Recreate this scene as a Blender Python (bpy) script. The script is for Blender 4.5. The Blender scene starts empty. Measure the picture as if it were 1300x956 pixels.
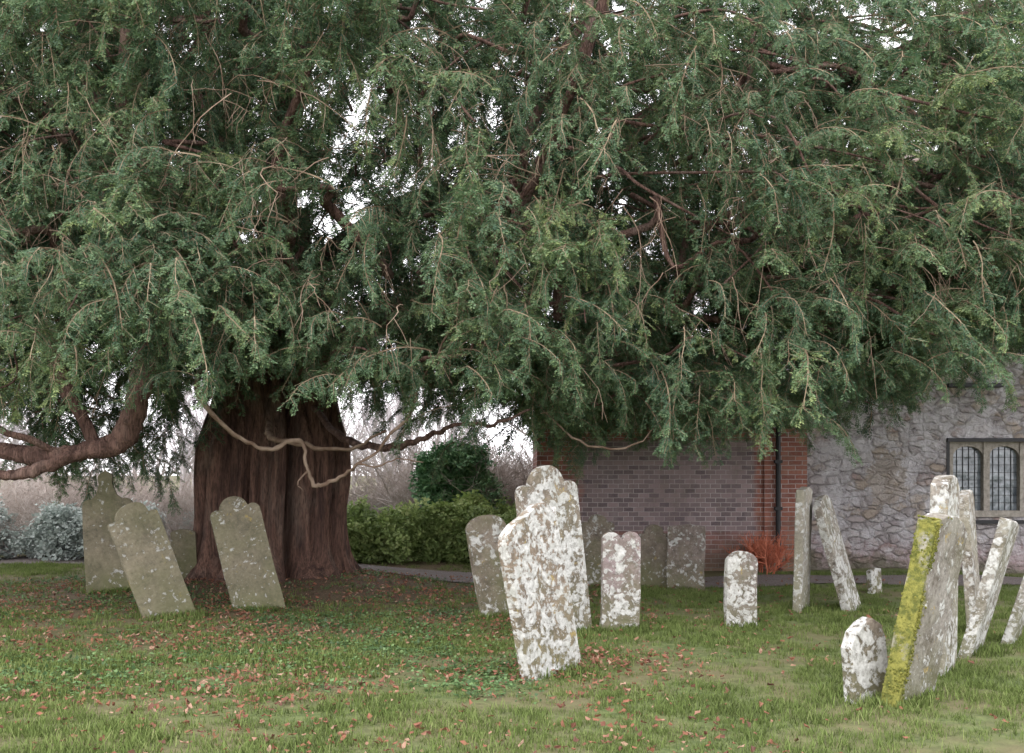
import bpy, bmesh, math, random
import numpy as np
from mathutils import Vector, Matrix, Euler
random.seed(7); rng=np.random.default_rng(7)
S=bpy.context.scene
COL=S.collection
R=math.radians

# ------------------------------------------------------------ node helpers
class NT:
    def __init__(s,name):
        s.m=bpy.data.materials.new(name); s.m.use_nodes=True
        s.t=s.m.node_tree; s.t.nodes.clear()
        s.out=s.n('ShaderNodeOutputMaterial')
    def n(s,typ,**kw):
        nd=s.t.nodes.new(typ)
        for k,v in kw.items(): setattr(nd,k,v)
        return nd
    def l(s,a,b): s.t.links.new(a,b)
    def put(s,sock,v):
        if isinstance(v,bpy.types.NodeSocket): s.l(v,sock)
        elif isinstance(v,(tuple,list)) and len(v)==3 and sock.type=='RGBA': sock.default_value=(*v,1)
        else: sock.default_value=v
    def obj(s): return s.n('ShaderNodeTexCoord').outputs['Object']
    def pos(s): return s.n('ShaderNodeNewGeometry').outputs['Position']
    def map(s,v,scale=(1,1,1),loc=(0,0,0)):
        m=s.n('ShaderNodeMapping'); s.l(v,m.inputs[0]); m.inputs['Scale'].default_value=scale; m.inputs['Location'].default_value=loc
        return m.outputs[0]
    def noise(s,v,sc,det=4,rough=.6,dist=0):
        m=s.n('ShaderNodeTexNoise'); s.l(v,m.inputs['Vector']); m.inputs['Scale'].default_value=sc
        m.inputs['Detail'].default_value=det; m.inputs['Roughness'].default_value=rough; m.inputs['Distortion'].default_value=dist
        return m.outputs['Fac']
    def vor(s,v,sc,feat='F1',out='Distance'):
        m=s.n('ShaderNodeTexVoronoi',feature=feat); s.l(v,m.inputs['Vector']); m.inputs['Scale'].default_value=sc
        return m.outputs[out]
    def ramp(s,v,a,b,c0=0.,c1=1.):
        m=s.n('ShaderNodeMapRange'); m.clamp=True; s.put(m.inputs[0],v)
        m.inputs[1].default_value=a; m.inputs[2].default_value=b; m.inputs[3].default_value=c0; m.inputs[4].default_value=c1
        return m.outputs[0]
    def mix(s,f,a,b,bt='MIX'):
        m=s.n('ShaderNodeMix',data_type='RGBA',blend_type=bt)
        s.put(m.inputs[0],f); s.put(m.inputs[6],a); s.put(m.inputs[7],b); return m.outputs[2]
    def math(s,op,a,b=0.):
        m=s.n('ShaderNodeMath',operation=op); s.put(m.inputs[0],a); s.put(m.inputs[1],b); return m.outputs[0]
    def bump(s,h,st=.5,d=.02):
        m=s.n('ShaderNodeBump'); s.l(h,m.inputs['Height']); m.inputs['Strength'].default_value=st; m.inputs['Distance'].default_value=d
        return m.outputs[0]
    def prin(s,col,rough=.85,bump=None,spec=.3,trans=0,metal=0):
        p=s.n('ShaderNodeBsdfPrincipled'); s.put(p.inputs['Base Color'],col); s.put(p.inputs['Roughness'],rough)
        p.inputs['Specular IOR Level'].default_value=spec; p.inputs['Metallic'].default_value=metal
        if bump is not None: s.l(bump,p.inputs['Normal'])
        o=p.outputs[0]
        if trans>0:
            t=s.n('ShaderNodeBsdfTranslucent'); s.put(t.inputs[0],col)
            m=s.n('ShaderNodeMixShader'); m.inputs[0].default_value=trans; s.l(o,m.inputs[1]); s.l(t.outputs[0],m.inputs[2]); o=m.outputs[0]
        s.l(o,s.out.inputs[0]); return s.m
    def attr(s,name,typ='GEOMETRY'):
        a=s.n('ShaderNodeAttribute'); a.attribute_type=typ; a.attribute_name=name; return a.outputs['Fac']
    def rnd(s): return s.n('ShaderNodeObjectInfo').outputs['Random']

def leafmat(name,dark,mid,light,trans=.2,rough=.5,scale=.7,spec=.4,clu=False):
    t=NT(name); tint=t.attr('tint'); p=t.pos()
    r=t.rnd()
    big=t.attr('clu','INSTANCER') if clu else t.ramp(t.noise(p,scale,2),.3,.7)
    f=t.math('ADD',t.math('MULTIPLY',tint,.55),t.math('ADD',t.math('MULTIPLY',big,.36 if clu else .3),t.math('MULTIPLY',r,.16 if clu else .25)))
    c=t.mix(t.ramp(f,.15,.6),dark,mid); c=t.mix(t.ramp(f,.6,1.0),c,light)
    d=t.n('ShaderNodeBsdfDiffuse'); t.l(c,d.inputs[0])
    tr=t.n('ShaderNodeBsdfTranslucent'); t.l(c,tr.inputs[0])
    m=t.n('ShaderNodeMixShader'); m.inputs[0].default_value=trans; t.l(d.outputs[0],m.inputs[1]); t.l(tr.outputs[0],m.inputs[2])
    o=m.outputs[0]
    if spec>.3:
        g=t.n('ShaderNodeBsdfGlossy'); g.inputs['Roughness'].default_value=rough
        m2=t.n('ShaderNodeMixShader'); m2.inputs[0].default_value=spec*.09; t.l(o,m2.inputs[1]); t.l(g.outputs[0],m2.inputs[2]); o=m2.outputs[0]
    t.l(o,t.out.inputs[0]); return t.m

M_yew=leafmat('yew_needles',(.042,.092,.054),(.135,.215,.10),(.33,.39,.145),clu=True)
def twigmat(name,a,b):
    t=NT(name); c=t.mix(t.ramp(t.noise(t.pos(),6,2),.3,.7),a,b); c=t.mix(t.math('MULTIPLY',t.rnd(),.4),c,a)
    d=t.n('ShaderNodeBsdfDiffuse'); t.l(c,d.inputs[0]); t.l(d.outputs[0],t.out.inputs[0]); return t.m
M_twig=twigmat('yew_twig_bark',(.16,.11,.075),(.38,.31,.22))
M_pale=twigmat('pale_branch_bark',(.17,.11,.08),(.40,.31,.24))
M_bare=twigmat('bare_wood_hazed',(.36,.33,.345),(.52,.49,.50))  # distance haze put into the wood colour as pale lavender grey
M_shrub=twigmat('bare_shrub_twigs_hazed',(.30,.25,.22),(.56,.51,.48))  # twig colours lightened to carry the bright background haze
M_redtw=twigmat('red_twigs',(.42,.12,.07),(.62,.26,.17))

def barkmat(name,a,b,c2,sc=1):
    t=NT(name); o=t.obj(); st=t.map(o,(5,5,.55))
    n1=t.noise(st,2.2*sc,6,.65,.4); n2=t.noise(t.map(o,(1,1,.4)),2.0,4)
    c=t.mix(t.ramp(n1,.36,.62),a,b); c=t.mix(t.math('MULTIPLY',t.ramp(n2,.5,.72),.65),c,c2)
    fine=t.noise(t.map(o,(18,18,3)),3,5)
    c=t.mix(t.math('MULTIPLY',t.ramp(fine,.55,.35),.65),c,(.03,.018,.014))
    h=t.math('ADD',n1,t.math('MULTIPLY',fine,.5))
    return t.prin(c,.85,t.bump(h,1.0,.08))
M_bark=barkmat('yew_bark',(.065,.036,.03),(.24,.135,.10),(.30,.23,.185))
M_limb=barkmat('yew_limb_bark',(.10,.055,.045),(.26,.155,.125),(.32,.24,.205))

# ------------------------------------------------------------ mesh helpers
class MB:
    def __init__(s): s.v=[];s.f=[];s.t=[];s.m=[];s.n=0
    def add(s,v,f,tint=0.,mat=0):
        v=[tuple(map(float,q)) for q in v]
        s.f+= [tuple(i+s.n for i in q) for q in f]; s.v+=v; s.n+=len(v)
        s.t+= list(tint) if hasattr(tint,'__len__') else [tint]*len(v)
        s.m+=[mat]*len(f)
    def mesh(s,name,mats,smooth=False):
        me=bpy.data.meshes.new(name); me.from_pydata(s.v,[],s.f)
        for m in mats: me.materials.append(m)
        me.polygons.foreach_set('material_index',s.m)
        a=me.attributes.new('tint','FLOAT','POINT'); a.data.foreach_set('value',s.t)
        if smooth: me.polygons.foreach_set('use_smooth',[True]*len(s.f))
        me.update(); return me
def link(name,me,parent=None,loc=(0,0,0)):
    o=bpy.data.objects.new(name,me); COL.objects.link(o); o.location=loc
    if parent: o.parent=parent
    return o
def empty(name,loc=(0,0,0)):
    o=bpy.data.objects.new(name,None); o.empty_display_size=.3; COL.objects.link(o); o.location=loc; return o
def catmull(P,k=6):
    P=np.array(P,float); Q=np.vstack([2*P[0]-P[1],P,2*P[-1]-P[-2]]); out=[]
    for i in range(1,len(Q)-2):
        for j in range(k):
            t=j/k; a,b,c,d=Q[i-1:i+3]
            out.append(.5*((2*b)+(-a+c)*t+(2*a-5*b+4*c-d)*t*t+(-a+3*b-3*c+d)*t**3))
    out.append(P[-1]); return np.array(out)
def tube(mb,P,r0,r1,sides=6,mat=0,tint=0.,knob=0.):
    P=np.array(P,float); n=len(P); V=[];F=[]
    T=np.gradient(P,axis=0); T/=np.linalg.norm(T,axis=1)[:,None]+1e-9
    up=np.array([0,0,1.]) if abs(T[0][2])<.9 else np.array([1.,0,0])
    for i in range(n):
        u=np.cross(T[i],up); u/=np.linalg.norm(u)+1e-9; w=np.cross(u,T[i]); up=w
        r=r0+(r1-r0)*i/(n-1)
        for k in range(sides):
            a=2*math.pi*k/sides; rr=r*(1+knob*(random.random()-.5)+knob*.7*math.sin(2*a+i*.35))
            V.append(P[i]+rr*(math.cos(a)*u+math.sin(a)*w))
    for i in range(n-1):
        for k in range(sides):
            k2=(k+1)%sides
            F.append((i*sides+k,i*sides+k2,(i+1)*sides+k2,(i+1)*sides+k))
    if sides>4: F.append(tuple(range((n-1)*sides,n*sides)))
    mb.add(V,F,tint,mat)
def box(mb,x0,x1,y0,y1,z0,z1,mat=0):
    V=[(x,y,z) for x in(x0,x1) for y in(y0,y1) for z in(z0,z1)]
    mb.add(V,[(0,1,3,2),(4,6,7,5),(0,4,5,1),(2,3,7,6),(0,2,6,4),(1,5,7,3)],0,mat)
def boxo(name,b,mat,parent=None,bev=0):
    mb=MB(); box(mb,*b); o=link(name,mb.mesh(name,[mat]),parent)
    if bev:
        m=o.modifiers.new('b','BEVEL'); m.width=bev; m.segments=2
    return o

# ---- instancing through geometry nodes: one object = one mass
def scatter(name,temps,pts,rots,scls,idx,parent=None,clu=None):
    c=bpy.data.collections.new(name+'_parts')
    for i,me in enumerate(temps):
        c.objects.link(bpy.data.objects.new('%s_piece_%02d'%(name,i),me))
    n=len(pts); me=bpy.data.meshes.new(name); me.vertices.add(n)
    me.vertices.foreach_set('co',np.asarray(pts,np.float32).ravel())
    a=me.attributes.new('rot','FLOAT_VECTOR','POINT'); a.data.foreach_set('vector',np.asarray(rots,np.float32).ravel())
    a=me.attributes.new('scl','FLOAT','POINT'); a.data.foreach_set('value',np.asarray(scls,np.float32))
    a=me.attributes.new('idx','INT','POINT'); a.data.foreach_set('value',np.asarray(idx,np.int32))
    if clu is not None:
        a=me.attributes.new('clu','FLOAT','POINT'); a.data.foreach_set('value',np.asarray(clu,np.float32))
    o=link(name,me,parent)
    g=bpy.data.node_groups.new(name+'_gn','GeometryNodeTree')
    g.interface.new_socket('Geometry',in_out='INPUT',socket_type='NodeSocketGeometry')
    g.interface.new_socket('Geometry',in_out='OUTPUT',socket_type='NodeSocketGeometry')
    N=g.nodes.new; L=g.links.new
    gi=N('NodeGroupInput'); go=N('NodeGroupOutput')
    ci=N('GeometryNodeCollectionInfo'); ci.inputs['Collection'].default_value=c
    ci.inputs['Separate Children'].default_value=True; ci.inputs['Reset Children'].default_value=True
    ip=N('GeometryNodeInstanceOnPoints'); ip.inputs['Pick Instance'].default_value=True
    def at(nm,dt):
        q=N('GeometryNodeInputNamedAttribute'); q.data_type=dt; q.inputs['Name'].default_value=nm; return q.outputs[0]
    e=N('FunctionNodeEulerToRotation'); L(at('rot','FLOAT_VECTOR'),e.inputs[0])
    L(gi.outputs[0],ip.inputs['Points']); L(ci.outputs[0],ip.inputs['Instance']); L(at('idx','INT'),ip.inputs['Instance Index'])
    L(e.outputs[0],ip.inputs['Rotation']); L(at('scl','FLOAT'),ip.inputs['Scale']); L(ip.outputs[0],go.inputs[0])
    m=o.modifiers.new('scatter','NODES'); m.node_group=g
    return o

def gz(x,y):
    return .035*np.sin(.8*x+.5)*np.cos(.6*y)+.02*np.sin(1.9*x+1.3*y)+.10*np.exp(-((x+3.5)**2+(y-14.8)**2)/6.)

# ============================================================ YEW TREE
yew=empty('yew_tree',(0,0,0))
TC=np.array([-3.6,14.9])
def trunk_mesh():
    mb=MB(); NA=240; zs=np.concatenate([np.linspace(-.15,1.0,18),np.linspace(1.08,5.5,40)])
    ph=[random.uniform(0,6.28) for _ in range(8)]
    V=[]
    for z in zs:
        zz=max(z,0)
        base=.90+.40*math.exp(-zz/.30)+.06*math.exp(-((zz-1.6)/.6)**2)
        if zz>2.0: base*=max(.25,1-.27*(zz-2.0))
        for k in range(NA):
            a=2*math.pi*k/NA
            tw=a+.05*zz+.02*math.sin(zz*2.3)
            s1=abs(math.sin(5.5*tw+ph[0]+.25*math.sin(zz*1.3)))**.55; s2=abs(math.sin(9.5*tw+ph[1]+.35*math.sin(zz*2+1)))**.6
            s3=abs(math.sin(19*tw+ph[2]+.5*zz+.4*math.sin(zz*2.7)))**.7
            fl=.20*s1+.11*s2+.05*s3+.014*math.sin(47*tw+ph[3]+1.3*math.sin(zz*3))
            fl-=.38*math.exp(-((a-5.15)/.07)**2)*(1 if zz<2.6 else .3)
            fl-=.28*math.exp(-((a-4.45)/.05)**2)*math.exp(-((zz-1.0)/.9)**2)
            low=.09*math.sin(3*a+ph[4])+.05*math.sin(5*a+ph[5]+zz*.4)
            root=.24*max(0,math.sin(6*a+ph[6]))*math.exp(-zz/.2)
            r=base+fl-.24+low+root
            V.append((TC[0]+r*1.04*math.cos(a)+.04*zz,TC[1]+r*.9*math.sin(a),z))
    F=[]
    for i in range(len(zs)-1):
        for k in range(NA):
            k2=(k+1)%NA; F.append((i*NA+k,i*NA+k2,(i+1)*NA+k2,(i+1)*NA+k))
    mb.add(V,F); return mb.mesh('trunk',[M_bark],True)
link('trunk',trunk_mesh(),yew)

lm=MB()
def limb(P,r0,r1,k=6,mat=0,knob=.16,sides=10,jit=0.):
    Q=catmull(P,k)
    if jit:
        g=rng.normal(0,jit,Q.shape); g[0]=0; Q=Q+g
    tube(lm,Q,r0,r1,sides,mat,0,knob)
limb([(-3.6,14.6,3.2),(-3.9,12.8,3.4),(-4.05,11.6,3.15),(-4.12,11.1,2.64),(-4.18,11,2.22),(-4.35,11,1.93),(-4.7,11,1.84),(-5.13,11,1.77),(-5.66,11,1.84),(-6.35,10.9,1.98),(-7.3,10.6,2.4)],.17,.07,8,0,.2,10,.008)
limb([(-3.8,14.2,3.6),(-4.6,12.4,3.6),(-5.1,11.2,3.1),(-4.92,11,2.51),(-4.74,11,2.2),(-4.57,11,1.82)],.11,.06,8)
limb([(-4.45,11.05,1.92),(-4.79,10.9,1.78),(-5.26,10.8,1.60),(-5.66,10.8,1.58),(-6.4,10.6,1.75),(-7.2,10.2,1.9)],.075,.04,8,0,.2,9,.008)
limb([(-5.0,11,1.8),(-5.2,10.8,1.95),(-5.55,10.7,2.1),(-5.8,10.7,2.6),(-6.1,10.6,2.9)],.045,.02,6)
limb([(-3.6,14.0,3.0),(-3.75,12.2,2.9),(-3.64,11.6,2.51),(-3.28,11.5,2.1),(-3.0,11.5,1.92),(-2.77,11.5,1.87),(-2.55,11.5,1.97),(-2.41,11.5,1.93),(-2.38,11.5,1.75),(-2.34,11.5,1.60),(-2.28,11.5,1.46),(-2.14,11.45,1.47),(-1.91,11.4,1.58),(-1.75,11.3,1.70),(-1.55,11.3,1.82),(-1.38,11.2,2.02),(-1.18,11.2,2.20),(-1.05,11.1,2.5),(-.83,11.0,2.9),(-.5,10.6,3.4)],.032,.013,4,1,.35,7,.008)
limb([(-2.35,11.5,1.62),(-2.45,11.4,1.5),(-2.4,11.4,1.38)],.014,.005,4,1,.3,5,.006)
limb([(-1.75,11.3,1.7),(-1.5,11.2,1.66),(-1.3,11.2,1.75),(-1.0,11.1,1.72)],.016,.005,4,1,.3,5,.01)
limb([(-2.8,14.1,2.5),(-2.2,13.0,2.05),(-1.6,12.3,1.90),(-1.1,11.8,2.0),(-.6,11.3,2.15),(-.2,11,2.12),(.2,10.7,2.3)],.055,.012,6,0,.22,8,.012)
limb([(-3.4,13.9,2.3),(-3.1,12.8,2.05),(-2.6,12.2,1.95),(-2.0,12.0,1.88),(-1.5,11.8,2.1)],.045,.015,6,1,.25,7,.012)
limb([(.2,11.4,2.5),(.6,11.2,2.05),(1.0,11,1.86),(1.4,10.9,1.92),(1.6,10.9,2.15),(2.0,10.8,2.4)],.016,.006,5,1,.3,6,.012)
limb([(-3.2,14.5,2.8),(-2.47,13.2,3.2),(-1.48,12.6,3.6),(-.9,12.4,3.95),(-.3,12.3,3.87),(.1,12.2,4.4),(.2,12.1,5.0),(.5,12,5.5),(.89,11.8,6.0),(.85,11.7,6.5),(1.04,11.6,7.0),(1.3,11.4,8)],.17,.06,8)
limb([(-.3,12.2,3.87),(-.1,11.6,4.3),(.25,11.2,4.9),(.55,10.7,5.5),(.8,10.3,6.2),(.75,10.1,6.9)],.08,.04,8,0,.2,9,.01)
limb([(-3.0,14.6,2.9),(-1.6,13.2,3.1),(-.9,12.7,3.6),(-.5,12.5,4.4),(0,12,4.9),(.3,11.6,5.8),(.9,11.3,6.6)],.12,.04,8)
limb([(-3.8,14.5,3.4),(-4.0,12.8,4.2),(-3.8,11.4,4.6),(-4.1,10.6,5.2),(-4.0,10.3,6.2)],.14,.05,8)
limb([(-3.3,14.2,3.2),(-3.0,12.6,3.9),(-2.5,11.2,4.3),(-2.5,10.6,4.9),(-2.1,10.3,5.8)],.12,.04,8)
limb([(-2.9,14.8,2.9),(-2.0,14.2,3.05),(-1.2,13.9,2.85),(-.5,13.6,2.95),(.1,13.2,3.3),(1.1,12.7,3.1),(2.2,12.4,3.5),(3.9,11.8,3.3)],.10,.03,8,0,.2,9,.015)
limb([(-3.2,15,4.5),(-1.5,14.5,5.5),(.6,13.7,5.6),(2.2,13.4,6.6),(4,13,6.6),(6,12.5,7.5)],.2,.06,8)
limb([(-3.5,15,4),(-5,14,5.0),(-7,13,5.8),(-9.5,12.5,6)],.18,.05,8)
limb([(-3.5,14.9,4.5),(-3.4,14.8,6.5),(-3.0,14.8,8.3),(-2.8,14.7,9.8)],.34,.06,8)
limb([(-3.2,15.2,3.8),(-2.4,17,5.2),(-1.5,19,6)],.18,.05,6)
limb([(-3.8,15.2,3.8),(-5.2,17,5.2),(-6.5,18.6,6)],.18,.05,6)

# ---- bough templates (twigs + needles)
def needles(mb,P,d,length,tint0,tint1,sp=.0145,nl=.034,nw=.0088):
    n=max(3,int(length/sp)); dz=np.array([0,0,-1.]); V=[];F=[];T=[]
    p=P.copy(); dd=d.copy(); pts=[p.copy()]
    for i in range(n):
        f=i/n
        dd=dd+dz*.03+rng.normal(0,.03,3); dd/=np.linalg.norm(dd); p=p+dd*sp
        s=np.cross(dd,np.array([0,0,1.])); s/=np.linalg.norm(s)+1e-6
        L=nl*(1-.5*f**3)
        for sg in(-1,1):
            nd=dd*.6+sg*s*.85+rng.normal(0,.2,3); nd/=np.linalg.norm(nd)
            w=np.cross(nd,dd); w=np.cross(w,nd)*.7+w*rng.normal(0,.5); w/=np.linalg.norm(w)+1e-6
            b=len(V); m=p+nd*L*.5; t=tint0+(tint1-tint0)*f+rng.normal(0,.08)
            V+=[p,m+w*nw*.5,p+nd*L,m-w*nw*.5]; F.append((b,b+1,b+2,b+3)); T+=[t]*4
        pts.append(p.copy())
    mb.add(V,F,T,0); return pts
def bough(kind,L,seed):
    random.seed(seed); mb=MB()
    n=12; p=np.zeros(3); el=R(random.uniform(5,25)) if kind=='arch' else R(-45)
    az=0; P=[p.copy()]; D=[]
    for i in range(n):
        el-=R(random.uniform(3,10)) if kind=='arch' else R(4); el=max(el,R(-84))
        az+=random.gauss(0,.16)
        d=np.array([math.cos(el)*math.cos(az),math.cos(el)*math.sin(az),math.sin(el)])
        p=p+d*L/n; P.append(p.copy()); D.append(d)
    tube(mb,P,.0075,.003,3,1,.5)
    k=int(L/.034); sgn=1
    for j in range(k):
        f=(j+1)/k; q=f*n*.999; i=int(q); pos=P[i]+(P[min(i+1,n)]-P[i])*(q-i); d=D[min(i,n-1)]
        side=np.cross(d,[0,0,1.]); side/=np.linalg.norm(side)+1e-6; sgn=-sgn
        if random.random()<(.3 if f<.35 else .08): continue
        sl=(.21*(1-.5*f)+.05)*random.uniform(.5,1.25)
        dr=d*random.uniform(.2,.9)+sgn*side*random.uniform(.25,1.0)+np.array([0,0,-random.uniform(-.15,.8)])+rng.normal(0,.2,3)
        dr/=np.linalg.norm(dr)
        t0=random.uniform(-.1,.3); t1=t0+random.uniform(.3,.9)
        pts=needles(mb,pos,dr,sl,t0,t1)
        if len(pts)>6: tube(mb,pts[::4],.0028,.0016,3,1,.3)
        if sl>.09:
            for c in range(int(sl/.045)):
                ii=int(len(pts)*(.1+.8*random.random())); ii=min(ii,len(pts)-2)
                dd=pts[ii+1]-pts[ii]; dd/=np.linalg.norm(dd); ss=np.cross(dd,[0,0,1.]); ss/=np.linalg.norm(ss)+1e-6
                d2=dd+random.choice((-1,1))*ss*.8+np.array([0,0,-.2])+rng.normal(0,.2,3); d2/=np.linalg.norm(d2)
                needles(mb,pts[ii],d2,random.uniform(.045,.10),t0+.12,t1+.15)
    return mb.mesh('bough',[M_yew,M_twig])
temps=[bough('arch',random.uniform(.7,1.0),100+i) for i in range(7)]
temps+=[bough('hang',random.uniform(.6,.95),200+i) for i in range(5)]

# ---- crown layout
CC=np.array([-1.2,14.6])
def zlow(x,y):
    if y>15.5: return 3.3
    z=float(np.interp(x,[-8,-6,-5.2,-4.2,-3.4,-1.5,-.8,1,3,4.4,5.5,6.3,7.5],[2.1,2.1,2.05,2.05,2.15,2.25,1.95,1.8,1.9,2.15,2.45,3.0,3.9]))
    if -4.8<x<-2.2 and y>12: z=max(z,2.5)
    return z
prof=lambda z: float(np.interp(z,[1.5,2.2,3.2,5,7,8.5,9.8,10.8],[.86,.95,1.0,1.0,.9,.72,.45,.15]))
pts=[];rots=[];scl=[];idx=[];clu=[]; strands=MB()
random.seed(21)
def cluster(front):
    if front: a=random.uniform(R(180),R(360))
    else: a=random.uniform(0,R(180))
    z=random.triangular(1.8,10.6,4.2) if front else random.uniform(3.3,10.6)
    q=random.random(); rho=random.uniform(.9,1.04) if q<.5 else (random.uniform(.74,.88) if q<.70 else random.uniform(.4,.68))
    s=prof(z)*rho*(1+.05*math.sin(5*a+z*1.5))
    b=5.1 if math.sin(a)<0 else 6.0
    x=CC[0]+10.4*s*math.cos(a); y=CC[1]+b*s*math.sin(a)
    return x,y,z,a,rho
def add_cluster(x,y,z,a,rho,n,spread=.34,hang=None,lowfree=False,sc=1.,ct=None):
    nx,ny=math.cos(a)/10.4,math.sin(a)/5.2; base=math.atan2(ny,nx)+random.gauss(0,.45)
    if hang is None: hang=random.random()<.4
    if ct is None: ct=random.random()**1.1*(1 if rho>.88 else .5)  # outer clusters tinted lighter, inner ones darker: crown light and shade in the colour
    for _ in range(n):
        px=x+random.gauss(0,spread); py=y+random.gauss(0,spread*.8); pz=z+random.gauss(0,spread*.75)
        if py>15.4 and px>-1.0 and pz<6.0: continue
        h=hang if random.random()<.75 else not hang
        if not lowfree:
            zl=zlow(px,py)+(.6 if h else .3)*sc+random.uniform(-.15,.3)
            if pz<zl:
                if random.random()<.5: continue
                pz=zl+random.random()*.4
        pts.append((px,py,pz)); rots.append((random.gauss(0,.25),random.gauss(-.02,.25),base+random.gauss(0,.6)))
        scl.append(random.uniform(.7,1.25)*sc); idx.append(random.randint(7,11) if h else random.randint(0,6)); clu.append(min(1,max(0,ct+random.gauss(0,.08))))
for i in range(540):
    x,y,z,a,rho=cluster(True)
    if z<zlow(x,y)+.2: z=zlow(x,y)+random.uniform(.3,1.2)
    add_cluster(x,y,z,a,rho,random.randint(7,12))
    if i%2==0:
        C3=np.array([x,y,z]); fr=random.uniform(.70,.84)
        inn=np.array([TC[0]+(x-TC[0])*fr,TC[1]+(y-TC[1])*fr,z+random.uniform(-.3,1.0)])
        g=lambda s:np.array([random.gauss(0,s),random.gauss(0,s),random.gauss(0,s)])
        m1=inn*.66+C3*.34+g(.16)+np.array([0,0,.15]); m2=inn*.33+C3*.67+g(.16)+np.array([0,0,.12])
        tube(strands,catmull([inn,m1,m2,C3+g(.05),C3+np.array([math.cos(a)*.4,math.sin(a)*.4,-.2])],5),random.uniform(.014,.035),.006,5,0,.4,.15)
for i in range(160):
    x,y,z,a,rho=cluster(False); add_cluster(x,y,z,a,rho,5,.7,sc=1.6)
for i in range(180):
    x=random.uniform(-8.5,7.5); y=random.uniform(13.0,15.4); z=random.uniform(3.6,9.3)
    if ((x-CC[0])/9.5)**2+((z-3)/7.2)**2>1: continue
    add_cluster(x,y,z,random.uniform(R(200),R(340)),.6,5,.55,sc=1.9,ct=.05)  # low tint paints the shade of the crown's deep interior
for i in range(84):
    x=random.uniform(-.9,7.6); y=random.uniform(11.2,15.0); z=random.uniform(0,1)**1.3*2.4+zlow(x,y)+.3
    add_cluster(x,y,z,random.uniform(R(230),R(330)),.6,random.randint(8,11),.45)
for i in range(14):
    add_cluster(random.uniform(-1.9,.2),random.uniform(11.2,13.0),random.uniform(2.5,3.6),R(270),.6,8,.35)
for i in range(34):
    a=random.uniform(0,6.28); r=random.uniform(1.3,3.0); x=TC[0]+r*math.cos(a)*1.2; y=TC[1]+r*math.sin(a)*.8
    add_cluster(x,y,random.uniform(2.9,4.2),a,.5,7,ct=.1)  # needles around the trunk also tinted dark as painted shade
for i in range(20):
    add_cluster(random.uniform(-6.9,-4.6),random.uniform(13.8,15.2),random.uniform(1.9,2.7),R(265),.8,4,.25,True,True)
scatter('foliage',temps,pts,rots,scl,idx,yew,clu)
print('boughs',len(pts))
random.seed(88)
for i in range(52):
    a=random.uniform(R(195),R(345)); z0=random.uniform(3.2,7.5); P=[]
    d=random.choice((-1,1)); end=random.uniform(.86,1.0)
    for j in range(8):
        f=j/7; rho=.6+(end-.6)*f; z=z0+1.5*math.sin(f*2.4)-1.0*f+random.gauss(0,.15); aa=a+d*.2*f*f+random.gauss(0,.028); s=prof(z)*rho
        P.append((CC[0]+10.4*s*math.cos(aa),CC[1]+5.1*s*math.sin(aa),max(z,2.3)))
    tube(strands,catmull(P,5),random.uniform(.04,.075),.01,7,0,.3,.25)
for i in range(440):
    a=random.uniform(R(185),R(355)); z=random.triangular(2.6,8.5,4.2); s=prof(z)*random.uniform(.9,1.03)
    x=CC[0]+10.4*s*math.cos(a); y=CC[1]+5.1*s*math.sin(a)
    L=random.uniform(.3,1.4); dx=random.gauss(0.1,.75); P=[(x,y,z)]
    el=random.uniform(-.9,.3); d=math.atan2(-1,dx); n=8
    for j in range(n):
        el-=random.uniform(-.12,.26); el=max(el,-1.45); d+=random.gauss(0,.4); q=P[-1]
        P.append((q[0]+math.cos(el)*math.cos(d)*L/n,q[1]+math.cos(el)*math.sin(d)*L/n*.7,q[2]+math.sin(el)*L/n))
    if P[-1][2]<zlow(x,y)-.1: continue
    tube(strands,P,random.uniform(.0035,.0075),.002,4,1,.5)
    for j in range(3,n):
        if random.random()<.7:
            q=np.array(P[j]); e=q+np.array([random.gauss(0,.12),random.gauss(0,.08),-random.uniform(.1,.35)])
            tube(strands,[q,(q+e)/2+rng.normal(0,.02,3),e],.003,.002,3,1,.5)
link('limbs',lm.mesh('limbs',[M_limb,M_pale],True),yew)
link('branches',strands.mesh('branches',[M_limb,M_pale],True),yew)

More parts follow.
